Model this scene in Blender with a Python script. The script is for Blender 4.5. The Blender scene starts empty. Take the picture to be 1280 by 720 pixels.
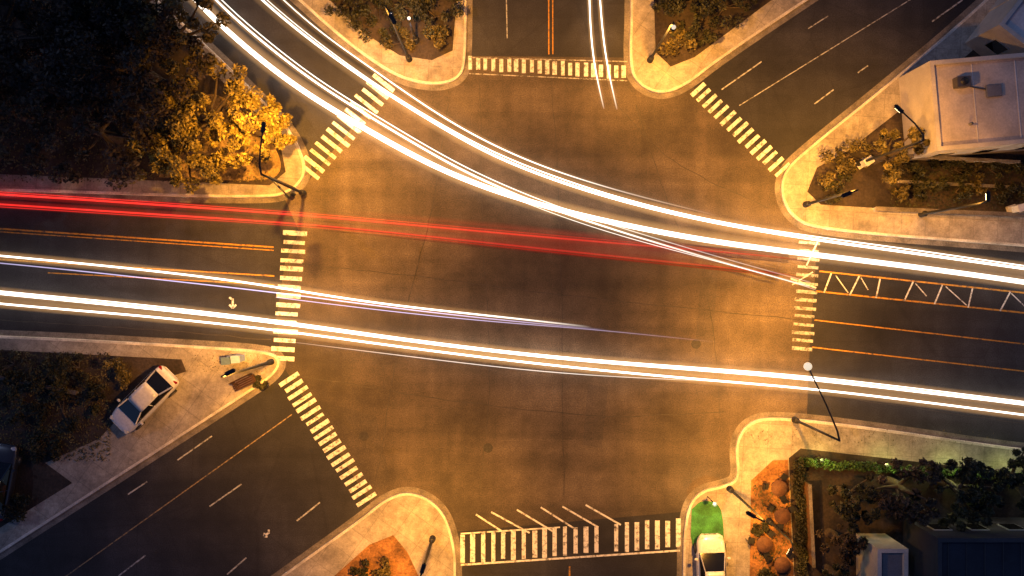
import bpy, bmesh, math, random
import numpy as np
from mathutils import Vector, Matrix
random.seed(7); rng=np.random.default_rng(7)
H=50.0; S=0.05
def P(px,py,z=0.0):
    """plan coordinate (survey grid, 20 units per metre, centre of junction = 640,360)"""
    return Vector(((px-640)*S,(360-py)*S,z))
def PE(px,py,z):
    k=(H-z)/H
    return Vector(((px-640)*S*k,(360-py)*S*k,z))
C=bpy.context.scene.collection
# ---------------------------------------------------------------- materials
def newmat(n):
    m=bpy.data.materials.new(n); m.use_nodes=True; nt=m.node_tree
    b=nt.nodes['Principled BSDF']; return m,nt,b
def N(nt,t,**k):
    n=nt.nodes.new(t)
    for a,v in k.items():
        if a in n.inputs: n.inputs[a].default_value=v
        else: setattr(n,a,v)
    return n
def pos(nt,scale=(1,1,1),rot=0):
    g=N(nt,'ShaderNodeNewGeometry'); mp=N(nt,'ShaderNodeMapping')
    mp.inputs['Scale'].default_value=scale; mp.inputs['Rotation'].default_value=(0,0,rot)
    nt.links.new(g.outputs['Position'],mp.inputs[0]); return mp.outputs[0]
def noise(nt,vec,s,d=4,r=0.6,dist=0.0):
    n=N(nt,'ShaderNodeTexNoise'); n.inputs['Scale'].default_value=s; n.inputs['Detail'].default_value=d; n.inputs['Roughness'].default_value=r; n.inputs['Distortion'].default_value=dist
    nt.links.new(vec,n.inputs['Vector']); return n.outputs['Fac']
def ramp(nt,fac,stops):
    r=N(nt,'ShaderNodeValToRGB'); e=r.color_ramp.elements
    while len(e)<len(stops): e.new(0.5)
    for i,(p,c) in enumerate(stops):
        e[i].position=p; e[i].color=(c,c,c,1) if not isinstance(c,tuple) else (*c,1)
    nt.links.new(fac,r.inputs[0]); return r.outputs[0]
def mul(nt,a,b,mode='MULTIPLY',f=1.0):
    m=N(nt,'ShaderNodeMix'); m.data_type='RGBA'; m.blend_type=mode
    m.inputs[0].default_value=f
    for s,i in ((a,6),(b,7)):
        if isinstance(s,tuple): m.inputs[i].default_value=(*s,1)
        else: nt.links.new(s,m.inputs[i])
    return m.outputs[2]
def bump(nt,b,h,st,dist=0.02):
    n=N(nt,'ShaderNodeBump'); n.inputs['Strength'].default_value=st; n.inputs['Distance'].default_value=dist
    nt.links.new(h,n.inputs['Height']); nt.links.new(n.outputs[0],b.inputs['Normal'])
def asphalt(name,col,rough=0.75,streak=0.0,patchy=1.0,crack=0.5):
    m,nt,b=newmat(name)
    p=pos(nt)
    lo=1-0.55*patchy
    big=ramp(nt,noise(nt,p,0.1,5,0.62,0.4),[(0.34,lo),(0.66,1.4)])
    mid=ramp(nt,noise(nt,p,0.8,5,0.7),[(0.3,0.72),(0.72,1.22)])
    fine=ramp(nt,noise(nt,p,14,2,0.8),[(0.3,0.5),(0.7,1.5)])
    c=mul(nt,col,big); c=mul(nt,c,mid); c=mul(nt,c,fine)
    for sc,ro,f in (((0.035,0.6,1),0.09,0.35+streak),((0.7,0.035,1),0.05,0.28+streak*.5)):
        pp=pos(nt,sc,ro)
        c=mul(nt,c,ramp(nt,noise(nt,pp,1.0,3,0.55,0.3),[(0.36,0.55),(0.6,1.12)]),f=f)
    v=N(nt,'ShaderNodeTexVoronoi'); v.feature='DISTANCE_TO_EDGE'; v.inputs['Scale'].default_value=0.2
    w=mul(nt,p,N(nt,'ShaderNodeTexNoise',Scale=0.6).outputs['Color'],'ADD',1.0)
    nt.links.new(w,v.inputs['Vector'])
    c=mul(nt,c,ramp(nt,v.outputs['Distance'],[(0.0,0.55),(0.012,1.0)]),f=crack)
    nt.links.new(c,b.inputs['Base Color']); b.inputs['Roughness'].default_value=rough
    return m
def rough_mat(name,col,var=0.35,s=1.5,rough=0.85,s2=12,bs=0.3):
    m,nt,b=newmat(name); p=pos(nt)
    c=mul(nt,col,ramp(nt,noise(nt,p,s,4),[(0.3,1-var),(0.7,1+var)]))
    n2=noise(nt,p,s2,3,0.7)
    c=mul(nt,c,ramp(nt,n2,[(0.3,1-var*0.7),(0.7,1+var*0.7)]))
    nt.links.new(c,b.inputs['Base Color']); b.inputs['Roughness'].default_value=rough
    if bs>0.5: bump(nt,b,n2,bs,0.03)
    return m
def concrete(name,col,rot=0,joint=1.5):
    m,nt,b=newmat(name); p=pos(nt); pr=pos(nt,(1,1,1),rot)
    c=mul(nt,col,ramp(nt,noise(nt,p,0.35,5,0.65),[(0.32,0.55),(0.68,1.3)]))
    c=mul(nt,c,ramp(nt,noise(nt,p,2.2,5,0.75),[(0.3,0.65),(0.7,1.2)]))
    c=mul(nt,c,ramp(nt,noise(nt,p,12,2,0.7),[(0.3,0.8),(0.7,1.15)]))
    br=N(nt,'ShaderNodeTexBrick'); br.offset=0; br.inputs['Scale'].default_value=1.0
    br.inputs['Brick Width'].default_value=joint; br.inputs['Row Height'].default_value=joint
    br.inputs['Mortar Size'].default_value=0.02; br.inputs['Color1'].default_value=(1,1,1,1); br.inputs['Color2'].default_value=(0.88,0.88,0.88,1); br.inputs['Mortar'].default_value=(0.68,0.68,0.68,1)
    nt.links.new(pr,br.inputs['Vector']); c=mul(nt,c,br.outputs['Color'])
    nt.links.new(c,b.inputs['Base Color']); b.inputs['Roughness'].default_value=0.85
    return m
def paint(name,col,wear=0.5):
    m,nt,b=newmat(name); p=pos(nt)
    f=ramp(nt,noise(nt,p,3.5,6,0.75),[(wear-0.1,0.0),(wear+0.06,1.0)])
    x=N(nt,'ShaderNodeMix'); x.data_type='RGBA'; nt.links.new(f,x.inputs[0])
    x.inputs[6].default_value=(0.08,0.07,0.06,1); x.inputs[7].default_value=(*col,1)
    nt.links.new(x.outputs[2],b.inputs['Base Color']); b.inputs['Roughness'].default_value=0.7; return m
def plain(name,col,rough=0.5,metal=0.0,coat=0.0):
    m,nt,b=newmat(name)
    p=pos(nt); c=mul(nt,col,ramp(nt,noise(nt,p,6,2),[(0.3,0.85),(0.7,1.1)]))
    nt.links.new(c,b.inputs['Base Color']); b.inputs['Roughness'].default_value=rough; b.inputs['Metallic'].default_value=metal
    b.inputs['Coat Weight'].default_value=coat; return m
def emit(name,col,st):
    m,nt,b=newmat(name); b.inputs['Base Color'].default_value=(*col,1); b.inputs['Emission Color'].default_value=(*col,1); b.inputs['Emission Strength'].default_value=st
    m.cycles.emission_sampling='NONE'; return m
def leaf(name,c1,c2):
    m,nt,b=newmat(name); g=N(nt,'ShaderNodeNewGeometry')
    r=ramp(nt,g.outputs['Random Per Island'],[(0.0,c1),(1.0,c2)])
    c=mul(nt,r,ramp(nt,noise(nt,pos(nt),0.8,2),[(0.35,0.4),(0.65,1.35)]))
    nt.links.new(c,b.inputs['Base Color']); b.inputs['Roughness'].default_value=0.65; return m

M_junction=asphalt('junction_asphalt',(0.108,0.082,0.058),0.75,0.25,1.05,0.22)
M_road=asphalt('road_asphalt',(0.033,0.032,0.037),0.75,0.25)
M_ground=rough_mat('ground_soil',(0.05,0.042,0.03),0.5,0.4)
M_soil=rough_mat('garden_soil',(0.04,0.028,0.021),0.6,0.5,s2=6,bs=0.8)
M_mulch_lit=rough_mat('mulch_lit_orange',(0.3,0.14,0.045),0.7,0.8,s2=7,bs=0.8)  # orange lamplight on the ground is put into this base colour
M_grass=rough_mat('lawn_grass',(0.04,0.19,0.045),0.5,1.5,s2=18,bs=0.8)
M_walk=concrete('pavement_concrete',(0.43,0.38,0.32),0.06)
M_walk2=concrete('pavement_concrete_diag',(0.43,0.38,0.32),0.62)
M_kerb=rough_mat('kerb_concrete',(0.6,0.55,0.47),0.35,0.9)
M_gut=rough_mat('gutter_concrete',(0.17,0.15,0.13),0.5,1.0)
M_white=paint('white_road_paint',(0.8,0.78,0.72),0.45)
M_whiteworn=paint('worn_white_paint',(0.5,0.48,0.44),0.52)
M_whitedim=paint('lane_white_paint',(0.5,0.5,0.48),0.49)
M_yellow=paint('yellow_road_paint',(0.6,0.28,0.03),0.46)
M_yellowdim=paint('faded_yellow_paint',(0.36,0.25,0.12),0.5)
M_tar=rough_mat('tar_seal',(0.05,0.04,0.032),0.4,1.5,rough=0.6)
M_iron=rough_mat('manhole_iron',(0.03,0.026,0.024),0.4,6,rough=0.6)
M_patch=asphalt('patch_asphalt',(0.085,0.066,0.05),0.7,0.2,1,0.2)
M_metal=plain('galvanised_steel',(0.16,0.15,0.14),0.5,0.6)
M_dark=plain('dark_painted_metal',(0.015,0.015,0.017),0.5)
M_bark=rough_mat('bark',(0.07,0.05,0.035),0.4,3)
M_leafd=leaf('leaf_dark',(0.016,0.022,0.01),(0.06,0.055,0.022))
M_leafb=leaf('leaf_brown',(0.03,0.024,0.018),(0.1,0.068,0.04))
M_leafg=leaf('leaf_green',(0.03,0.08,0.015),(0.1,0.2,0.04))
M_leafy=leaf('leaf_olive',(0.05,0.045,0.016),(0.2,0.15,0.04))
M_leaf_lit=leaf('leaf_lamplit',(0.08,0.065,0.02),(0.5,0.38,0.07))  # leaf colour raised to yellow to carry the lamplight on these crowns
M_glass=plain('car_glass',(0.006,0.007,0.009),0.08,0,0.5)
M_rubber=plain('tyre_rubber',(0.02,0.02,0.02),0.85)
M_lamp=emit('lamp_lens',(1.0,0.7,0.35),12)
M_globe=emit('lamp_globe',(1.0,0.8,0.55),.85)
M_globeb=emit('lamp_globe_cool',(0.6,0.72,1.0),.8)
# ---------------------------------------------------------------- helpers
def link(o,parent=None):
    C.objects.link(o)
    if parent: o.parent=parent
    return o
def meshobj(name,verts,faces,mat,parent=None,smooth=False):
    me=bpy.data.meshes.new(name); me.from_pydata([tuple(v) for v in verts],[],faces); me.materials.append(mat)
    if smooth: me.polygons.foreach_set('use_smooth',[True]*len(me.polygons))
    me.update(); return link(bpy.data.objects.new(name,me),parent)
def empty(name,loc=(0,0,0),rz=0):
    e=bpy.data.objects.new(name,None); e.location=loc; e.rotation_euler=(0,0,rz); e.empty_display_size=0.3
    return link(e)
def catmull(pts,n=8):
    out=[]; pts=[Vector(p) for p in pts]
    for i in range(len(pts)-1):
        p0=pts[max(i-1,0)];p1=pts[i];p2=pts[i+1];p3=pts[min(i+2,len(pts)-1)]
        d=(p2-p1).length
        t1=(p2-p0); t2=(p3-p1)
        t1=t1.normalized()*d if t1.length else t1; t2=t2.normalized()*d if t2.length else t2
        for k in range(n):
            t=k/n; h=(2*t**3-3*t*t+1,t**3-2*t*t+t,-2*t**3+3*t*t,t**3-t*t)
            out.append(p1*h[0]+t1*h[1]+p2*h[2]+t2*h[3])
    out.append(pts[-1]); return out
def smoothline(pts,it=60):
    pts=[p.copy() for p in pts]
    for _ in range(it):
        pts=[pts[0]]+[(pts[i-1]+pts[i]*2+pts[i+1])/4 for i in range(1,len(pts)-1)]+[pts[-1]]
    return pts
def chaikin(pts,it=3):
    pts=[Vector(p) for p in pts]
    for _ in range(it):
        o=[pts[0]]
        for a,b in zip(pts[:-1],pts[1:]):
            o.append(a*0.75+b*0.25); o.append(a*0.25+b*0.75)
        o.append(pts[-1]); pts=o
    return pts
def poly(name,pts,z,mat,parent=None,sm=0):
    pts=[P(*p) for p in pts]
    if sm: pts=chaikin(pts+[pts[0]],sm)[:-1]
    bm=bmesh.new(); vs=[bm.verts.new((p.x,p.y,z)) for p in pts]
    f=bm.faces.new(vs); bm.normal_update()
    if f.normal.z<0: f.normal_flip()
    bmesh.ops.triangulate(bm,faces=[f])
    me=bpy.data.meshes.new(name); bm.to_mesh(me); me.materials.append(mat)
    return link(bpy.data.objects.new(name,me),parent)
def normals(pts):
    o=[]
    for i,p in enumerate(pts):
        a=pts[max(i-1,0)]; b=pts[min(i+1,len(pts)-1)]; d=(b-a); d.z=0; d.normalize(); o.append(Vector((-d.y,d.x,0)))
    return o
def strip(name,pts,prof,mat,parent=None,side=1):
    ns=normals(pts); V=[];F=[];k=len(prof)
    for p,n in zip(pts,ns):
        for o,z in prof: V.append((p.x+n.x*o*side,p.y+n.y*o*side,z))
    for i in range(len(pts)-1):
        for j in range(k-1):
            a=i*k+j; F.append((a,a+1,a+k+1,a+k))
    return meshobj(name,V,F,mat,parent)
def box(name,loc,size,mat,parent=None,rz=0,bev=0.0,rot=None):
    bm=bmesh.new(); bmesh.ops.create_cube(bm,size=1)
    bmesh.ops.scale(bm,vec=size,verts=bm.verts)
    if bev: bmesh.ops.bevel(bm,geom=bm.edges[:],offset=bev,segments=2,affect='EDGES')
    me=bpy.data.meshes.new(name); bm.to_mesh(me); bm.free(); me.materials.append(mat)
    o=bpy.data.objects.new(name,me); o.location=loc; o.rotation_euler=rot or (0,0,rz); return link(o,parent)
def ball(name,loc,r,mat,parent=None):
    bm=bmesh.new(); bmesh.ops.create_uvsphere(bm,u_segments=20,v_segments=12,radius=r)
    me=bpy.data.meshes.new(name); bm.to_mesh(me); bm.free(); me.materials.append(mat); me.polygons.foreach_set('use_smooth',[True]*len(me.polygons))
    o=bpy.data.objects.new(name,me); o.location=loc; return link(o,parent)
def tube(name,pts,radii,mat,parent=None,seg=8):
    pts=[Vector(p) for p in pts]; V=[];F=[]
    for i,p in enumerate(pts):
        a=pts[max(i-1,0)]; b=pts[min(i+1,len(pts)-1)]; d=(b-a).normalized()
        u=d.cross(Vector((0.13,0.21,1)) if abs(d.z)<0.9 else Vector((1,0.1,0))).normalized(); w=d.cross(u)
        r=radii[i] if isinstance(radii,(list,tuple)) else radii
        for k in range(seg):
            t=2*math.pi*k/seg; V.append(p+u*r*math.cos(t)+w*r*math.sin(t))
    for i in range(len(pts)-1):
        for k in range(seg):
            F.append((i*seg+k,i*seg+(k+1)%seg,(i+1)*seg+(k+1)%seg,(i+1)*seg+k))
    F.append(tuple(range(seg))); F.append(tuple((len(pts)-1)*seg+k for k in range(seg)))
    return meshobj(name,V,F,mat,parent,smooth=True)
# ---------------------------------------------------------------- ground, road
g=1500
meshobj('ground',[(-g,-g,-0.05),(g,-g,-0.05),(g,g,-0.05),(-g,g,-0.05)],[(0,1,2,3)],M_ground)
meshobj('road',[(-110,-110,0),(110,-110,0),(110,110,0),(-110,110,0)],[(0,1,2,3)],M_road)
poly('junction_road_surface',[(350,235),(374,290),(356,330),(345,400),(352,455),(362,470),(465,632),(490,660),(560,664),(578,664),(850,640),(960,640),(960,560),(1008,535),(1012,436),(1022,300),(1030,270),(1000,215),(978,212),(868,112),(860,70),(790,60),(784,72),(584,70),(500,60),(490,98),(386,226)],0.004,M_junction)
edges={
 'nw_w':[(-1600,205),(0,238),(330,250),(368,240),(386,215),(372,175),(345,140),(200,0),(-640,-760)],
 'n_nw':[(-470,-760),(372,0),(430,52),(480,88),(512,103),(550,108),(577,98),(583,75),(584,0),(584,-1700)],
 'n_ne':[(790,-1700),(789,0),(785,80),(795,106),(825,120),(858,108),(895,78),(1010,0),(2300,-860)],
 'e_ne':[(2150,-860),(1240,-5),(1100,112),(1000,192),(978,215),(974,242),(986,270),(1018,289),(1280,308),(2800,430)],
 'se':[(2800,745),(1280,562),(1100,535),(965,519),(932,528),(917,555),(922,598),(905,606),(872,613),(855,640),(852,720),(852,1900)],
 's_sw':[(572,1900),(572,720),(568,672),(552,632),(515,612),(482,622),(455,645),(350,720),(-1250,1880)],
 'w_sw':[(-1600,1720),(0,692),(320,486),(346,467),(353,450),(338,438),(250,432),(0,418),(-1600,360)],
}
closers={'nw_w':[(-1600,-760)],'n_nw':[(-470,-1700)],'n_ne':[(2300,-1700)],'e_ne':[(2800,-860)],'se':[(2800,1900)],'s_sw':[],'w_sw':[]}
for k,e in edges.items():
    root=empty('pavement')
    pts=chaikin([P(*p) for p in e],3)
    ns=normals(pts)
    cen=P(*(closers[k][0] if closers[k] else ((e[0][0]+e[-1][0])/2,(e[0][1]+e[-1][1])/2)))
    mid=pts[len(pts)//2]; side=1 if ns[len(pts)//2].dot(cen-mid)>0 else -1
    bm=bmesh.new(); vs=[bm.verts.new((p.x+n.x*0.17*side,p.y+n.y*0.17*side,0.13)) for p,n in zip(pts,ns)]
    for c in closers[k]: q=P(*c); vs.append(bm.verts.new((q.x,q.y,0.13)))
    f=bm.faces.new(vs); bm.normal_update()
    if f.normal.z<0: f.normal_flip()
    bmesh.ops.triangulate(bm,faces=[f]); me=bpy.data.meshes.new('slab'); bm.to_mesh(me)
    me.materials.append(M_walk2 if k in('n_ne','s_sw','w_sw') else M_walk)
    link(bpy.data.objects.new('slab',me),root)
    strip('kerb',pts,[(0,0.0),(0.02,0.135),(0.17,0.145),(0.18,0.10)],M_kerb,root,side)
    strip('gutter',pts,[(-0.35,0.0085),(0,0.0085)],M_gut,root,side)
beds=[('garden_bed',[(-1600,180),(0,218),(338,232),(358,215),(352,185),(325,150),(180,0),(-660,-700),(-1600,-760)],0.14,M_soil),
 ('garden_bed',[(-440,-700),(412,0),(455,42),(500,70),(540,76),(566,64),(571,0),(571,-1700),(-440,-1700)],0.14,M_soil),
 ('garden_bed',[(815,-1700),(817,0),(819,66),(838,84),(868,72),(965,0),(2200,-820),(2200,-1700)],0.14,M_soil),
 ('garden_bed',[(2300,-800),(1290,0),(1150,118),(1060,188),(1020,210),(1008,240),(1025,256),(1280,272),(2800,395),(2800,-800)],0.14,M_soil),
 ('garden_bed',[(2800,790),(1280,592),(1000,560),(985,572),(992,720),(1000,1900),(2800,1900)],0.14,M_soil),
 ('lamplit_mulch_bed',[(938,600),(965,575),(984,574),(991,720),(991,800),(935,800)],0.144,M_mulch_lit),
 ('lamplit_mulch_bed',[(525,1200),(524,720),(510,690),(492,668),(462,680),(415,722),(0,1010)],0.14,M_mulch_lit),
 ('garden_bed',[(-1600,385),(0,437),(228,449),(234,464),(170,485),(150,522),(125,548),(58,578),(92,603),(0,660),(-1600,1660)],0.14,M_soil),
]
for n,p,z,m in beds: poly(n,p,z,m)
poly('lit_mulch_bed',[(200,222),(215,150),(262,108),(318,150),(348,188),(354,214),(336,228)],0.144,rough_mat('mulch_lit_yellow',(.3,.2,.07),.6,.8,s2=6,bs=.8),sm=2)  # pool of yellow lamplight under the trees, painted as ground colour
poly('lawn',[(864,636),(876,624),(899,628),(904,655),(904,690),(862,690)],0.144,M_grass,sm=2)
# ---------------------------------------------------------------- road markings
def quad(a,b,w,z,V,F):
    a=Vector(a);b=Vector(b); d=(b-a).normalized(); n=Vector((-d.y,d.x))*w/2
    i=len(V)
    for p in (a+n,b+n,b-n,a-n): q=P(p.x,p.y); V.append((q.x,q.y,z))
    F.append((i+3,i+2,i+1,i))
def lines(name,segs,mat,z=0.0125):
    V=[];F=[]
    for a,b,w in segs: quad(a,b,w,z,V,F)
    return meshobj(name,V,F,mat)
def crosswalk(a,b,d,L,bw,pitch,mat=None,skip=(),L2=None):
    a=Vector(a);b=Vector(b);d=Vector(d).normalized();n=int((b-a).length/pitch); s=[]
    for i in range(n+1):
        if i in skip: continue
        t=i/max(n,1); c=a.lerp(b,t)+Vector((random.uniform(-.7,.7),random.uniform(-.7,.7))); l=(L if L2 is None else L+(L2-L)*t)*random.uniform(0.9,1.06)
        s.append((c-d*l/2,c+d*l/2,bw*random.uniform(0.85,1.1)))
    return lines('crosswalk_marking',s,mat or M_white)
crosswalk((588,79),(780,90),(0,1),17,5.2,9.3)
lines('stop_line_marking',[((586,72),(784,77),1.4),((586,92),(784,101),1.4)],M_whiteworn,0.0165)
crosswalk((480,104),(386,214),(0.78,0.62),34,5.0,10.6)
crosswalk((369,292),(353,448),(1,0.06),29,5.5,10.6)
crosswalk((362,474),(458,624),(0.85,-0.55),27,5.2,9.6)
crosswalk((578,686),(848,666),(0,1),36,5.6,12.4,skip=(14,))
lines('stop_line_marking',[((576,706),(850,688),2.4),((576,667),(700,659),1.8)],M_white,0.0165)
crosswalk((1012,304),(1003,436),(1,0.08),27,4.0,9.6,M_whitedim)
crosswalk((872,112),(978,212),(0.66,-0.60),24,5.0,9.8)
lines('hatch_marking',[((595,643),(632,667),2.2),((614,640),(662,666),2.2),((646,637),(691,664),2.2),((676,634),(720,662),2.2),((703,633),(748,659),2.2),((732,631),(776,656),2.2)],M_white,0.0205)
yl=[((-900,225),(342,309),2.0),((-900,228.5),(342,313),1.4),((-900,270),(343,345),1.8),((60,341),(343,356),1.4),
    ((1024,339),(1280,366),2.0),((1280,366),(2200,463),2.0),((1020,364),(1280,391),2.0),((1280,391),(2200,488),2.0),
    ((1018,400),(1280,430),1.6),((1280,430),(2200,530),2),((1015,434),(1280,464),1.6),((1280,464),(2200,565),2),
    ((684,-900),(686,68),1.6),((689,-900),(691,68),1.4),((712,708),(708,1500),2)]
lines('lane_marking',yl,M_yellow)
lines('lane_marking',[((365,518),(80,722),1.4),((80,722),(-700,1285),1.4)],M_yellowdim)
wl=[((633,0),(634,48),1.4),((633,-90),(633,-30),1.4),
    ((265,545),(222,575),1.7),((184,602),(160,618),1.7),((302,605),(262,633),1.7),((182,694),(148,720),1.7),((400,628),(371,651),1.9),((308,697),(284,718),1.8),
    ((952,77),(902,112),1.6),((924,132),(1150,-8),1.2),((1085,82),(1072,91),1.6),((1042,112),(1018,130),1.6),((1203,0),(1165,27),1.8),((1035,20),(1010,36),1.4)]
lines('lane_marking',wl,M_whitedim)
z=[]
xs=[1030,1062,1095,1130,1168,1210,1250,1290]
for i,x in enumerate(xs):
    yt=341+(x-1024)*0.105; yb=365+(x-1024)*0.105
    z.append(((x+9+4*math.sin(i*2.3),yt),(x,yb),1.9))
    if i<len(xs)-1 and i%3!=2: z.append(((x+14,yt+2),(xs[i+1]-2-8*(i%2),(365+(xs[i+1]-1024)*0.105)-3-7*(i%2)),1.3))
z+=[((1022,302),(1008,332),1.8),((988,348),(1020,360),2.0),((990,356),(1016,340),1.6)]
lines('hatch_marking',z,M_white,0.0165)
def glyph(cx,cy,ang,s=1):
    o=[((-8,0),(6,0),2.6),((6,0),(1,-5),2.4),((6,0),(1,5),2.4),((-6,0),(-10,5),2.4)]
    c,sn=math.cos(ang),math.sin(ang)
    R=lambda p:(cx+s*(p[0]*c-p[1]*sn),cy+s*(p[0]*sn+p[1]*c))
    lines('arrow_marking',[(R(a),R(b),w) for a,b,w in o],M_white)
glyph(291,380,math.pi/2,0.85); glyph(333,668,2.5,0.6)
def seam(pts,w=1.3):
    q=[P(*p) for p in pts]; q=catmull(q,10)
    for v in q: v.x+=random.uniform(-.05,.05); v.y+=random.uniform(-.05,.05)
    strip('tar_seam',q,[(-w*S/2,0.0105),(w*S/2,0.0105)],M_tar)
seam([(560,130),(540,260),(505,400),(470,600)]);seam([(795,130),(830,240),(885,380),(900,520)],1)
seam([(600,100),(604,300),(612,470),(600,610)],0.8);seam([(376,330),(520,345),(700,368),(1000,400)],1)
seam([(690,100),(700,300),(705,620)],0.8);seam([(380,470),(560,500),(760,520),(905,515)],1.0)
seam([(770,130),(840,200),(960,260)],1.0);seam([(0,400),(150,409),(340,425)],0.9);seam([(1040,495),(1280,530)],0.9)
poly('asphalt_patch',[(735,480),(760,484),(752,560),(728,556)],0.0085,M_patch)
poly('asphalt_patch',[(880,300),(900,302),(888,470),(866,468)],0.0085,M_patch)
poly('asphalt_patch',[(395,500),(470,520),(488,600),(478,612),(455,600)],0.0085,M_patch)
for (x,y) in [(870,430),(610,560),(455,545),(1150,480)]:
    r=0.3;c=P(x,y)
    meshobj('manhole_cover',[(c.x+r*math.cos(t*math.pi/10),c.y+r*math.sin(t*math.pi/10),0.0145) for t in range(20)],[tuple(range(20))],M_iron)
# ---------------------------------------------------------------- light trails (light seen in the photo, built in space at lamp height)
def trailmat(name,col,st):
    m=bpy.data.materials.new(name); m.use_nodes=True; nt=m.node_tree; nt.nodes.clear()
    out=N(nt,'ShaderNodeOutputMaterial'); e=N(nt,'ShaderNodeEmission'); t=N(nt,'ShaderNodeBsdfTransparent'); ad=N(nt,'ShaderNodeAddShader')
    a=N(nt,'ShaderNodeAttribute'); a.attribute_name='glow'
    lw=N(nt,'ShaderNodeLayerWeight'); lw.inputs[0].default_value=0.5
    inv=N(nt,'ShaderNodeMath'); inv.operation='SUBTRACT'; inv.inputs[0].default_value=1.0; nt.links.new(lw.outputs['Facing'],inv.inputs[1])
    pw=N(nt,'ShaderNodeMath'); pw.operation='POWER'; pw.inputs[1].default_value=2.0; nt.links.new(inv.outputs[0],pw.inputs[0])
    m1=N(nt,'ShaderNodeMath'); m1.operation='MULTIPLY'; nt.links.new(pw.outputs[0],m1.inputs[0]); nt.links.new(a.outputs['Fac'],m1.inputs[1])
    m2=N(nt,'ShaderNodeMath'); m2.operation='MULTIPLY'; nt.links.new(m1.outputs[0],m2.inputs[0]); m2.inputs[1].default_value=st
    e.inputs[0].default_value=(*col,1); nt.links.new(m2.outputs[0],e.inputs[1])
    nt.links.new(e.outputs[0],ad.inputs[0]); nt.links.new(t.outputs[0],ad.inputs[1]); nt.links.new(ad.outputs[0],out.inputs[0])
    m.cycles.emission_sampling='NONE'
    return m
T_white=trailmat('headlight_trail_core',(1.0,0.92,0.8),3.2)
T_halo=trailmat('headlight_trail_halo',(1.0,0.5,0.15),0.22)
T_red=trailmat('tail_light_trail_core',(1.0,0.03,0.02),0.75)
T_redh=trailmat('tail_light_trail_halo',(1.0,0.03,0.02),0.12)
T_cool=trailmat('cool_trail_core',(0.72,0.62,1.0),2.4)
def glowtube(name,pts,rad,glow,mat,parent,seg=8):
    o=tube(name,pts,rad,mat,parent,seg); at=o.data.attributes.new('glow','FLOAT','POINT')
    vals=[]; n=len(pts)
    for i in range(n):
        t=i/(n-1); x=float(np.interp(t,np.linspace(0,1,len(glow)),glow)); vals+= [x]*seg
    at.data.foreach_set('value',vals); return o
def trail(name,pts,cores,halo,glow=(1,1),core=T_white,halom=T_halo,z=0.62):
    root=empty(name)
    base=smoothline(catmull([PE(p[0],p[1],z) for p in pts],12),50); ns=normals(base)
    for off,r,st in cores:
        ph=random.uniform(0,6)
        q=[p+nn*(off*S+0.02*math.sin(i*0.1+ph)) for i,(p,nn) in enumerate(zip(base,ns))]
        glowtube('light_line',q,r*S,[x*st*1.0 for x in glow],core,root)
    if halo: glowtube('soft_edge',base,halo*S,[min(1,x) for x in glow],halom,root,12)
trail('headlight_trail',[(180,-75),(240,-5),(300,52),(372,108),(440,150),(520,196),(600,232),(700,262),(800,284),(900,302),(1020,318),(1150,334),(1290,353),(1600,400)],[(0,2.5,1.2),(-3.4,.8,.6)],11,(1.1,1.2,1.2,1.1,1,.9,.9,.9))
trail('headlight_trail',[(205,-75),(263,-5),(322,48),(392,102),(460,144),(540,192),(600,224),(680,258),(760,285),(850,312),(930,335),(1012,358)],[(0,1.3,.9),(5,.8,.5)],4,(.8,1,1,.9,.7,.35,.18,.12))
trail('headlight_trail',[(250,-75),(322,-5),(378,42),(440,88),(500,128),(560,164),(620,196),(700,227),(780,252),(870,274),(950,289),(1030,301),(1150,317),(1290,337),(1600,380)],[(0,1.7,1.2),(3.2,.8,.7)],9,(.35,.5,.7,1,1.1,1.1,1.1,1.1))
trail('headlight_trail',[(280,-75),(348,-5),(402,42),(465,86),(520,124),(580,162),(650,197),(720,223),(800,246),(900,270)],[(0,1.0,.9)],4,(.3,.4,.5,.6,.6,.4,.1,0))
trail('headlight_trail',[(-300,335),(0,367),(150,381),(340,402),(500,425),(700,449),(900,464),(1040,476),(1280,505),(1600,545)],[(0,1.9,1.2),(2.6,.8,.7)],9)
trail('headlight_trail',[(-300,347),(0,380),(150,392),(340,412),(500,434),(700,458),(900,476),(1040,488),(1280,519),(1600,560)],[(0,1.4,1.1)],7)
trail('headlight_trail',[(340,424),(500,444),(700,468),(880,476),(1000,482)],[(0,.6,.3)],0,(0,.6,.7,.3,0))
trail('headlight_trail',[(-300,293),(0,320),(150,334),(300,351),(400,368),(500,383),(640,398),(740,409)],[(0,1.3,1.1)],7,(1,1,1,1,1,.7,.3,0))
trail('headlight_trail',[(-300,303),(0,328),(200,350),(345,366),(500,386),(640,401),(760,412)],[(0,.9,.45)],0,(.4,.5,.7,.9,.7,.4,0),T_cool)
trail('headlight_trail',[(345,372),(500,391),(640,404),(740,411),(900,428)],[(0,.7,.35)],0,(.8,.8,.5,.3,0),T_cool)
trail('headlight_trail',[(735,-60),(737,0),(741,70),(755,136)],[(0,1.0,.8)],4,(.8,1,.8,.05))
trail('headlight_trail',[(747,-60),(750,0),(756,70),(771,137)],[(0,1.0,.8)],4,(.8,1,.8,.05))
trail('headlight_trail',[(560,209),(660,256),(780,297),(900,328),(990,352),(1020,362)],[(0,.6,.4)],0,(0,.6,.6,.5,.4,.2))
trail('tail_light_trail',[(-300,225),(0,243),(200,256),(400,270),(600,289),(800,307),(960,320),(1010,326)],[(0,1.6,1.2),(3,.8,.7)],6,(1,1,1,.7,.36,.25,.28,0),T_red,T_redh)
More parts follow.
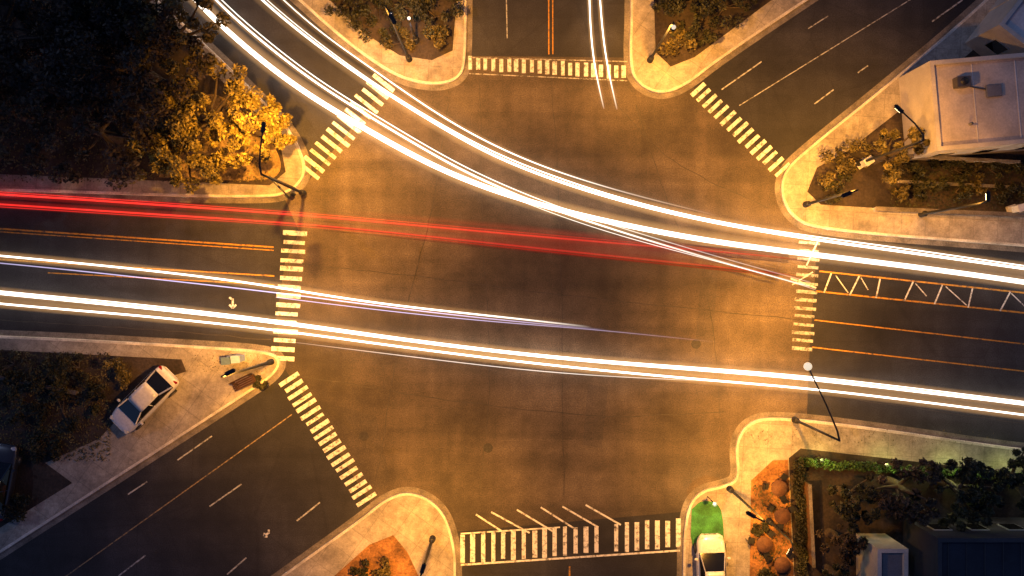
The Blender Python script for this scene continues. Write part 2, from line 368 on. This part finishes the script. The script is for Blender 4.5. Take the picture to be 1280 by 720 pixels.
trail('tail_light_trail',[(-300,237),(0,255),(200,268),(400,281),(600,303),(800,324),(960,340),(1010,346)],[(0,1.5,1.0),(-3,.8,.6)],6,(1,1,1,.6,.3,.22,.28,0),T_red,T_redh)
trail('tail_light_trail',[(400,274),(600,292),(800,313),(980,328)],[],17,(0,.7,.9,.8,0),T_red,T_redh)
# ---------------------------------------------------------------- trees & shrubs
def leaves(name,clumps,per,ls,mat,parent,rs):
    r=np.random.default_rng(rs); c=np.array([[*k[0]] for k in clumps]); rad=np.array([k[1] for k in clumps])
    n=len(clumps)*per; idx=np.repeat(np.arange(len(clumps)),per)
    d=r.normal(size=(n,3)); d/=np.linalg.norm(d,axis=1)[:,None]
    ctr=c[idx]+d*(rad[idx]*r.uniform(0.3,1.0,n)**0.6)[:,None]*np.array([1,1,0.75])
    a=r.normal(size=(n,3)); a/=np.linalg.norm(a,axis=1)[:,None]
    b=np.cross(a,r.normal(size=(n,3))); b/=np.linalg.norm(b,axis=1)[:,None]
    s=(ls*r.uniform(0.6,1.4,n))[:,None]
    v=np.stack([ctr-a*s,ctr+b*s*0.45,ctr+a*s,ctr-b*s*0.45],1).reshape(-1,3)
    me=bpy.data.meshes.new(name); me.vertices.add(4*n); me.vertices.foreach_set('co',v.ravel())
    me.loops.add(4*n); me.loops.foreach_set('vertex_index',np.arange(4*n,dtype=np.int32))
    me.polygons.add(n); me.polygons.foreach_set('loop_start',np.arange(0,4*n,4,dtype=np.int32)); 
    me.materials.append(mat); me.update(calc_edges=True); me.validate()
    return link(bpy.data.objects.new(name,me),parent)
def tree(px,py,R,Ht,mat,seed,name='broadleaf_tree',per=130,ncl=55,ls=0.13):
    rd=random.Random(seed); p=P(px,py,0.1); e=empty(name,p)
    tube('trunk',[(0,0,0),(0.1,0.05,Ht*0.25),(0.05,-0.1,Ht*0.5),(0,0,Ht*0.8)],[0.32,0.24,0.17,0.06],M_bark,e)
    cl=[]
    for i in range(ncl):
        th=rd.uniform(0,2*math.pi); rr=R*math.sqrt(rd.random())*rd.uniform(0.8,1.18); zz=Ht*0.5+ (Ht*0.48)*rd.uniform(0.1,1)*math.sqrt(max(0.05,1-(rr/(R*1.2))**2))
        c=(rr*math.cos(th),rr*math.sin(th),zz); cl.append((c,rd.uniform(0.35,0.9)*R/4.2))
        if i%5==0:
            tube('limb',[(0,0,Ht*rd.uniform(0.25,0.5)),(c[0]*0.5,c[1]*0.5,zz*0.75),c],[0.13,0.08,0.03],M_bark,e,6)
    leaves('crown',cl,per,ls,mat,e,seed); return e
def shrub(px,py,R,Ht,mat,seed,name='shrub',per=80,ls=0.1):
    rd=random.Random(seed); e=empty(name,P(px,py,0.13)); cl=[]
    for i in range(max(6,int(9*R))):
        th=rd.uniform(0,6.28); rr=R*math.sqrt(rd.random()); cl.append(((rr*math.cos(th),rr*math.sin(th),Ht*rd.uniform(0.3,0.85)*(1-0.4*rr/R)),rd.uniform(.25,.5)*min(1,R)))
    for i in range(4):
        c=cl[i][0]; tube('stem',[(0,0,0),(c[0]*.6,c[1]*.6,c[2]*.6),c],[.05,.03,.015],M_bark,e,5)
    leaves('foliage',cl,per,ls,mat,e,seed); return e
TR=[(40,150,4.2,7,M_leafb),(130,70,4.3,8,M_leafb),(205,105,3.8,7.5,M_leafb),(280,160,3.3,5.2,M_leaf_lit),(334,172,2.3,4.2,M_leaf_lit),(245,190,2.6,4.2,M_leaf_lit),(60,10,4.5,8,M_leafb),(150,175,3.4,6,M_leafb),(-30,90,4.3,8,M_leafb),(200,25,3.0,7,M_leafd),
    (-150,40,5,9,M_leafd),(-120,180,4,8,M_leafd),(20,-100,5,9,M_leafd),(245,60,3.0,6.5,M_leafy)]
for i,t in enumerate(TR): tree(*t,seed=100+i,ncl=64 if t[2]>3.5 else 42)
SH=[(440,8,1.4,1.8,M_leafd),(475,30,1.3,1.6,M_leafd),(505,12,1.5,2.2,M_leafd),(545,22,1.4,2.0,M_leafd),(548,55,.9,1.2,M_leafy),(500,55,.8,1.1,M_leafy),(560,-10,1.3,2,M_leafd),(525,0,1.4,2,M_leafd),(455,20,1.2,1.6,M_leafd),
    (840,20,1.3,2,M_leafd),(845,55,1.1,1.6,M_leafy),(875,35,1.4,2,M_leafd),(905,10,1.5,2.2,M_leafd),(870,0,1.3,2,M_leafd),(930,-10,1.6,2.2,M_leafd),(835,-8,1.4,2,M_leafd),
    (1035,215,1.1,1.8,M_leafy),(1060,195,1.0,1.5,M_leafy),(1045,240,.9,1.2,M_leafd),
    (60,470,1.3,1.5,M_leafd),(100,460,1.2,1.5,M_leafd),(30,500,1.2,1.3,M_leafd),(80,515,1.3,1.4,M_leafd),(125,495,.9,1.0,M_leafd),(20,455,1.1,1.2,M_leafd),(60,550,1.2,1.2,M_leafd),(150,465,1.0,1.4,M_leafy),(20,625,1.1,1.4,M_leafd),
    (480,705,.7,.8,M_leafy),(455,712,.6,.7,M_leafd),(945,655,.5,1,M_leafd),(955,708,.6,1,M_leafd),(325,478,.45,.7,M_leafd)]
for i,t in enumerate(SH): shrub(*t,seed=300+i)
for i in range(16):
    shrub(1120+ (i%8)*24+random.uniform(-5,5),208+(i//8)*30+random.uniform(-5,5)+(i%8)*0.8,.65,1.1,M_leafd if i%4 else M_leafy,400+i)
tree(1092,200,1.7,4.2,M_leafy,501,ncl=26); tree(1172,600,2.0,4.5,M_leafd,502,ncl=36); tree(1046,612,1.6,3.8,M_leafd,503,ncl=26); tree(1245,592,1.8,3.8,M_leafd,504,ncl=26); tree(1035,665,1.3,3.0,M_leafb,505,ncl=20); tree(1108,600,1.9,4.2,M_leafb,506,ncl=34); tree(1032,710,1.2,3.0,M_leafd,507,ncl=20)
e=empty('hedge'); cl=[]
for i in range(70):
    t=i/69; x=1000+t*290; y=576+t*20+random.uniform(-2,2); q=P(x,y); cl.append(((q.x,q.y,0.5+random.uniform(-.15,.15)),0.3))
leaves('foliage',cl,90,0.08,M_leafg,e,9); 
for i in range(0,70,7): c=cl[i][0]; tube('stem',[(c[0],c[1],.1),(c[0],c[1],.6)],.04,M_bark,e,5)
e=empty('hedge'); cl=[]
for i in range(40):
    t=i/39; q=P(994+t*5+random.uniform(-3,3),575+t*150); cl.append(((q.x,q.y,0.6),0.36))
leaves('foliage',cl,80,0.09,M_leafd,e,10)
def litter(name,n,poly_px,mat,seed,s=0.07):
    rd=random.Random(seed); V=[];F=[]
    x0=min(p[0] for p in poly_px);x1=max(p[0] for p in poly_px);y0=min(p[1] for p in poly_px);y1=max(p[1] for p in poly_px)
    for i in range(n):
        c=P(rd.uniform(x0,x1),rd.uniform(y0,y1),0.16+rd.uniform(0,.05)); a=rd.uniform(0,6.3); r=s*rd.uniform(.5,1.5); k=len(V)
        for j in range(4): V.append((c.x+r*math.cos(a+j*1.57)*(1 if j%2 else .5),c.y+r*math.sin(a+j*1.57)*(1 if j%2 else .5),c.z+rd.uniform(-.01,.03)))
        F.append((k,k+1,k+2,k+3))
    meshobj(name,V,F,mat)
litter('leaf_litter',2500,[(0,440),(140,575)],M_leafy,1); litter('leaf_litter',2500,[(0,120),(335,228)],M_leafy,2); litter('leaf_litter',500,[(940,605),(985,720)],M_leafy,3); litter('leaf_litter',1500,[(1110,195),(1280,265)],M_leafd,4)
litter('leaf_litter',160,[(240,442),(335,465)],M_leafy,5,.04); litter('leaf_litter',200,[(930,536),(1240,556)],M_leafy,6,.04)
# ---------------------------------------------------------------- street lamps
AMB=(1.0,0.42,0.055)
def lamp(bx,by,hx,hy,h,power,name='street_lamp',col=AMB,globe=None,cone=156,gr=.3):
    b=P(bx,by,0.13); hd=P(hx,hy); e=empty(name,b); d=Vector((hd.x-b.x,hd.y-b.y,0)); a=math.atan2(d.y,d.x)
    tube('base',[(0,0,0),(0,0,.5),(0,0,.55)],[.2,.18,.11],M_dark,e,12)
    tube('pole',[(0,0,.5),(0,0,h*.5),(0,0,h-.6)],[.09,.075,.055],M_dark,e,10)
    tube('arm',[(0,0,h-.62),tuple(d*.15+Vector((0,0,h-.2))),tuple(d*.5+Vector((0,0,h+.05))),tuple(d+Vector((0,0,h+.05)))],[.055,.05,.04,.04],M_dark,e,8)
    if globe:
        ball('globe',d+Vector((0,0,h+.05)),gr,globe,e); tube('collar',[d+Vector((0,0,h-.3)),d+Vector((0,0,h-.15))],[.1,.16],M_dark,e,12); lz=h-.55
    else:
        box('lamp_head',d+Vector((0,0,h+.03)),(.6,.22,.13),M_dark,e,a,.05)
        box('lens',d+Vector((0,0,h-.07)),(.4,.15,.05),M_lamp,e,a,.02); lz=h-.3
    L=bpy.data.lights.new('lamp_light','SPOT'); L.energy=power; L.color=col; L.shadow_soft_size=.2; L.spot_size=math.radians(cone); L.spot_blend=1.0
    o=bpy.data.objects.new('lamp_light',L); o.location=d+Vector((0,0,lz)); link(o,e); return e
lamp(380,242,386,196,9,11000)
lamp(512,75,521,92,10,10500)
lamp(812,76,811,84,7.5,7200,globe=M_globe,gr=.12)
lamp(1072,205,1040,175,8.5,4200)
lamp(1006,256,990,262,8,8500)
lamp(992,524,953,443,7.5,7600,globe=M_globe,gr=.22)
lamp(911,610,893,600,7.5,7000)
lamp(541,672,548,650,8.5,9500)
lamp(340,452,352,446,9,11000)
lamp(960,650,955,660,4.5,600)
lamp(1150,268,1150,262,7,1300)  # added lamp, only there to warm the flat-roofed building nearby
lamp(500,48,501,47,4,110,'garden_lamp',(.8,.85,1),M_globeb,gr=.1)
lamp(521,52,522,51,4,110,'garden_lamp',(.8,.85,1),M_globeb,gr=.1)
def signal(bx,by,dx,dy,h=6,L=5):
    e=empty('traffic_signal',P(bx,by,.13)); d=Vector((dx,-dy,0)).normalized()
    tube('pole',[(0,0,0),(0,0,h*.5),(0,0,h)],[.11,.09,.08],M_dark,e,10)
    tube('mast_arm',[(0,0,h-.3),tuple(d*L*.5+Vector((0,0,h))),tuple(d*L+Vector((0,0,h+.1)))],[.07,.06,.04],M_dark,e,8)
    a=math.atan2(d.y,d.x)
    c=d*L*.95+Vector((0,0,h-.45)); box('signal_head',c,(.3,.26,1.0),M_dark,e,a,.03)
    n=Vector((-d.y,d.x,0))
    for j in range(3):
        q=c+n*.14+Vector((0,0,.32-.32*j)); tube('visor',[q,q+n*.16],.11,M_dark,e,10)
    return e
signal(368,236,.6,.6,5,1.5)
def sign(px,py,rz,col=(.7,.7,.68)):
    e=empty('traffic_sign',P(px,py,.13),rz); tube('post',[(0,0,0),(0,0,2.4)],.035,M_metal,e,8)
    m=plain('sign_face',col,.4); box('panel',(0,.05,2.1),(.6,.03,.6),m,e,0,.01); box('top_panel',(0,.05,2.5),(.5,.02,.15),m,e)
sign(1262,268,.2)
def cabinet(px,py,rz,col=(.45,.5,.55)):
    e=empty('utility_cabinet',P(px,py,.13),rz); m=plain('cabinet_paint',col,.5)
    box('plinth',(0,0,.05),(.6,.5,.1),M_kerb,e); box('body',(0,0,.62),(.5,.4,1.02),m,e,0,.02); box('lid',(0,0,1.16),(.56,.46,.06),m,e,0,.015); box('handle',(.1,-.215,.7),(.04,.03,.2),M_dark,e)
cabinet(291,449,.1,(.08,.14,.25)); cabinet(303,447,.1,(.3,.42,.65)); cabinet(1262,262,.3,(.8,.8,.78)); cabinet(1075,205,.6,(.7,.68,.62))
def bench(px,py,rz):
    e=empty('bench',P(px,py,.13),rz); w=rough_mat('bench_wood',(.06,.025,.012),.3,4)
    for i in range(4): box('seat_slat',(0,-.2+.13*i,.45),(1.5,.1,.04),w,e,0,.01)
    for i in range(3): box('back_slat',(0,.3+.02*i,.6+.13*i),(1.5,.03,.1),w,e,0,.01)
    for s in(-.6,.6): box('leg',(s,0,.21),(.06,.5,.43),M_dark,e); box('back_support',(s,.27,.6),(.05,.05,.7),M_dark,e)
bench(309,477,.45)
# ---------------------------------------------------------------- cars
def car(px,py,ang,col,zb=.13,name='parked_car'):
    e=empty(name,P(px,py,zb),ang); m=plain('car_paint',col,.3,.1,.8)
    st=[(-2.33,.62,.42,.72),(-2.27,.80,.30,.93),(-1.9,.88,.24,.99),(-1.2,.91,.2,.97),(-.3,.92,.2,.95),(.6,.92,.2,.93),(1.1,.91,.2,.93),(1.7,.88,.22,.84),(2.15,.79,.28,.72),(2.32,.58,.38,.6)]
    V=[];F=[];k=10
    for x,w,zl,zt in st:
        sh=zl+(zt-zl)*.62
        for y,z in((-w*.85,zl),(-w,zl+.18),(-w*1.0,sh),(-w*.93,zt-.04),(-w*.55,zt+.02),(w*.55,zt+.02),(w*.93,zt-.04),(w,sh),(w,zl+.18),(w*.85,zl)): V.append((x,y,z))
    for i in range(len(st)-1):
        for j in range(k): F.append((i*k+j,i*k+(j+1)%k,(i+1)*k+(j+1)%k,(i+1)*k+j))
    F.append(tuple(range(k))); F.append(tuple(reversed(range((len(st)-1)*k,len(st)*k))))
    o=meshobj('body',V,F,m,e,True); sub=o.modifiers.new('s','SUBSURF'); sub.levels=2; sub.render_levels=2
    cs=[(-1.95,.70,.97,.99),(-1.2,.68,.96,1.36),(-.8,.69,.95,1.43),(0,.69,.94,1.45),(.35,.67,.93,1.40),(1.3,.74,.92,.94)]
    V=[];F=[];k=6
    for i,(x,w,z0,z1) in enumerate(cs):
        wb=.80; wt=w*.86 if 0<i<5 else w
        for y,z in((-wb,z0-.03),(-wb*.985,z0+(z1-z0)*.3),(-wt,z1),(wt,z1),(wb*.985,z0+(z1-z0)*.3),(wb,z0-.03)): V.append((x,y,z))
    for i in range(len(cs)-1):
        for j in range(k-1): F.append((i*k+j,i*k+j+1,(i+1)*k+j+1,(i+1)*k+j)); 
    meshobj('windows',V,F,M_glass,e,False)
    V=[];F=[]
    for x,w,z in((-1.18,.57,1.385),(-.8,.60,1.455),(0,.60,1.475),(.33,.58,1.42)):
        for y,dz in((-w,-.015),(-w*.6,.01),(0,.018),(w*.6,.01),(w,-.015)): V.append((x,y,z+dz))
    for i in range(3):
        for j in range(4): F.append((i*5+j,(i+1)*5+j,(i+1)*5+j+1,i*5+j+1))
    o=meshobj('roof',V,F,m,e,True); so=o.modifiers.new('t','SOLIDIFY'); so.thickness=.02
    for s in(-1,1):
        tube('window_pillar',[(1.27,s*.76,.95),(.35,s*.58,1.42)],.035,m,e,6); tube('window_pillar',[(-1.9,s*.72,.99),(-1.18,s*.57,1.38)],.05,m,e,6); tube('window_pillar',[(-.35,s*.81,.97),(-.35,s*.59,1.45)],.03,m,e,6)
        box('mirror',(.95,s*1.0,.98),(.14,.2,.13),m,e,0,.03)
        box('headlight',(2.12,s*.58,.66),(.25,.34,.13),plain('headlight_glass',(.6,.6,.6),.1),e,s*-.3,.04)
        box('tail_light',(-2.2,s*.6,.84),(.14,.32,.15),plain('tail_light_red',(.3,.01,.01),.2),e,s*.25,.03)
        for x in(-1.4,1.42):
            tube('wheel',[(x,s*.72,.33),(x,s*.93,.33)],.33,M_rubber,e,20); tube('hubcap',[(x,s*.925,.33),(x,s*.945,.33)],.2,M_metal,e,14)
    box('rear_plate',(-2.33,0,.62),(.02,.5,.12),plain('plate',(.6,.6,.55),.5),e); box('grille',(2.3,0,.5),(.05,.8,.16),M_dark,e,0,.02)
    return e
car(187,498,math.radians(225),(.75,.74,.72))
car(886,710,math.radians(92),(.75,.75,.75))
car(8,598,math.radians(80),(.03,.03,.04))
# ---------------------------------------------------------------- buildings
M_roofb=rough_mat('roof_membrane_beige',(.55,.47,.4),.22,.6,s2=10)
M_roofw=rough_mat('roof_white_membrane',(.65,.62,.6),.2,.5)
M_rooft=rough_mat('roof_dark_membrane',(.02,.024,.038),.3,.5)
M_wall=rough_mat('stucco_wall',(.55,.5,.43),.15,1)
M_walld=rough_mat('stucco_wall_dark',(.045,.045,.055),.15,1)
M_rgrey=rough_mat('roof_grey',(.16,.16,.18),.25,.7)
def house(cx,cy,w,d,h,rh,rz,roof,name='stucco_house',flat=False,wall=None):
    e=empty(name,P(cx,cy,.13),rz); wm=wall or M_wall
    box('walls',(0,0,h/2),(w,d,h),wm,e)
    o=.45
    if flat:
        box('roof',(0,0,h+.06),(w-.5,d-.5,.12),roof,e)
        for s in(-1,1):
            box('parapet',(0,s*(d/2-.12),h+.18),(w,.24,.34),wm,e); box('parapet',(s*(w/2-.12),0,h+.175),(.24,d-.49,.32),wm,e)
    else:
        W=w/2+o;D=d/2+o;r=max(.01,W-D)
        V=[(-W,-D,h),(W,-D,h),(W,D,h),(-W,D,h),(-r,0,h+rh),(r,0,h+rh)]
        meshobj('roof',V,[(0,1,5,4),(1,2,5),(2,3,4,5),(3,0,4),(3,2,1,0)],roof,e)
        tube('ridge_cap',[(-r,0,h+rh+.02),(r,0,h+rh+.02)],.07,roof,e,6)
        for a,b in((0,4),(1,5),(2,5),(3,4)): tube('hip_cap',[Vector(V[a]),Vector(V[b])],.06,roof,e,6)
    for s in(-1,1):
        n=int(w//2.2)
        for i in range(n):
            x=-w/2+(i+.5)*w/n; box('window_frame',(x,s*(d/2+.01),h*.55),(1.1,.06,1.2),plain('frame',(.5,.5,.48),.5),e); box('window_pane',(x,s*(d/2+.03),h*.55),(.95,.06,1.05),M_glass,e)
    box('door',(w/2+.02,0,1.05),(.06,.95,2.1),M_dark,e)
    return e
b=house(1228,141,10.2,5.2,3.4,0,math.radians(5),M_roofb,'flat_roof_building',True)
box('skylight',(-1.5,.6,3.6),(.9,.7,.18),M_rgrey,b,0,.03); tube('roof_vent',[(1.5,-1,3.5),(1.5,-1,3.9)],.12,M_metal,b,10); tube('roof_vent',[(-3,-1.2,3.5),(-3,-1.2,3.8)],.08,M_metal,b,10)
box('rooftop_unit',(-3.4,1.2,3.8),(.8,.6,.55),M_metal,b,0,.03); tube('rooftop_fan',[(-3.4,1.2,4.08),(-3.4,1.2,4.13)],.22,M_dark,b,14); tube('roof_pipe',[(-3,1,3.6),(-1.9,.7,3.6)],.04,M_metal,b,6)
for i in range(3): box('roof_seam',(-2.6+i*2.5,0,3.535),(.05,4.5,.03),M_roofw,b)
house(1258,64,4.8,2.6,3.2,0,math.radians(-38),M_roofw,'flat_roof_building',True)
house(1300,20,5.5,3.6,3.5,.6,math.radians(-38),M_rgrey)
b=house(1215,702,8.8,5.6,3.8,0,0,M_rooft,'commercial_building',True,M_walld)
for i in range(8): box('roof_seam',(-3.7+i*1.05,0,3.95),(.04,5.0,.05),M_walld,b)
box('rooftop_unit',(2.2,1.4,4.2),(.8,.6,.45),M_walld,b,0,.03); tube('rooftop_fan',[(2.2,1.4,4.43),(2.2,1.4,4.5)],.22,M_dark,b,14)
house(1087,692,1.8,2.6,2.6,0,0,M_rgrey,'storage_shed',True)
def table(px,py):
    e=empty('patio_table',P(px,py,.15),random.random()); w=rough_mat('table_wood',(.13,.06,.03),.3,4)
    tube('top',[(0,0,.72),(0,0,.76)],.5,w,e,20); tube('stem',[(0,0,0),(0,0,.72)],.05,M_dark,e); tube('foot',[(0,0,0),(0,0,.04)],.25,M_dark,e,14)
    for i in range(3):
        a=i*2.1; c=Vector((.75*math.cos(a),.75*math.sin(a),0)); box('chair_seat',c+Vector((0,0,.45)),(.38,.38,.05),M_dark,e,a,.01); box('chair_back',c*1.25+Vector((0,0,.7)),(.04,.38,.45),M_dark,e,a,.01)
        for sx in(-.15,.15):
            for sy in(-.15,.15): box('chair_leg',c+Vector((sx,sy,.22)),(.03,.03,.44),M_dark,e)
for q in((968,606),(972,640),(950,675),(972,700)): table(*q)
def wall(a,b,h,w,mat,name):
    a=P(*a);b=P(*b);d=b-a; e=empty(name,(a+b)/2,math.atan2(d.y,d.x)); box('panel',(0,0,h/2+.13),(d.length,w,h),mat,e); box('cap',(0,0,h+.155),(d.length+.05,w+.08,.05),M_gut,e); return e
wall((1008,700),(1003,600),1.1,.12,rough_mat('fence_wood',(.14,.07,.03),.3,4),'wooden_fence')
wall((1090,262),(1280,270),.4,.2,M_wall,'low_wall'); wall((1120,198),(1260,206),1.0,.1,M_wall,'garden_wall')
wall((1120,228),(1280,236),.3,.12,M_wall,'garden_wall'); wall((0,470),(100,490),.35,.15,M_gut,'low_wall')
for x in(1020,1100,1180,1250):
    y=570+(x-1000)*.07; e=empty('garden_lamp',P(x,y,.13)); tube('post',[(0,0,0),(0,0,.7)],.03,M_dark,e); tube('cap',[(0,0,.86),(0,0,.9)],[.13,.03],M_dark,e,10); tube('lens',[(0,0,.7),(0,0,.84)],.06,M_lamp,e,10)
    L=bpy.data.lights.new('garden_light','POINT'); L.energy=42; L.color=(.85,1,.25); L.shadow_soft_size=.08; o=bpy.data.objects.new('garden_light',L); o.location=(0,.1,1.15); link(o,e)
e=empty('garden_lamp',P(884,620,.13)); tube('post',[(0,0,0),(0,0,1.6)],.03,M_dark,e); tube('cap',[(0,0,1.76),(0,0,1.8)],[.15,.03],M_dark,e,10); tube('lens',[(0,0,1.6),(0,0,1.74)],.06,M_lamp,e,10)
L=bpy.data.lights.new('garden_light','POINT'); L.energy=70; L.color=(.8,1,.5); o=bpy.data.objects.new('garden_light',L); o.location=(0,0,2.0); link(o,e)
# ---------------------------------------------------------------- world, moonlight, camera
w=bpy.data.worlds.new('World'); bpy.context.scene.world=w; w.use_nodes=True; nt=w.node_tree
sk=nt.nodes.new('ShaderNodeTexSky'); sk.sky_type='NISHITA'; sk.sun_disc=False; sk.sun_elevation=math.radians(2); sk.sun_rotation=math.radians(60)
mx=nt.nodes.new('ShaderNodeMix'); mx.data_type='RGBA'; mx.blend_type='MULTIPLY'; mx.inputs[0].default_value=1; mx.inputs[7].default_value=(.36,.55,1.4,1)
nt.links.new(sk.outputs[0],mx.inputs[6]); bg=nt.nodes['Background']; nt.links.new(mx.outputs[2],bg.inputs[0]); bg.inputs[1].default_value=0.12
L=bpy.data.lights.new('moon','SUN'); L.energy=.25; L.angle=math.radians(.5); L.color=(.55,.66,1); o=bpy.data.objects.new('moon',L); o.rotation_euler=(math.radians(45),0,math.radians(-130)); link(o)
cam=bpy.data.cameras.new('camera'); cam.sensor_width=36; cam.lens=28.125; cam.clip_end=4000; co=bpy.data.objects.new('camera',cam); co.location=(0,0,H); link(co)
sc=bpy.context.scene; sc.camera=co; sc.view_settings.view_transform='Standard'; sc.view_settings.look='None'; sc.view_settings.exposure=0
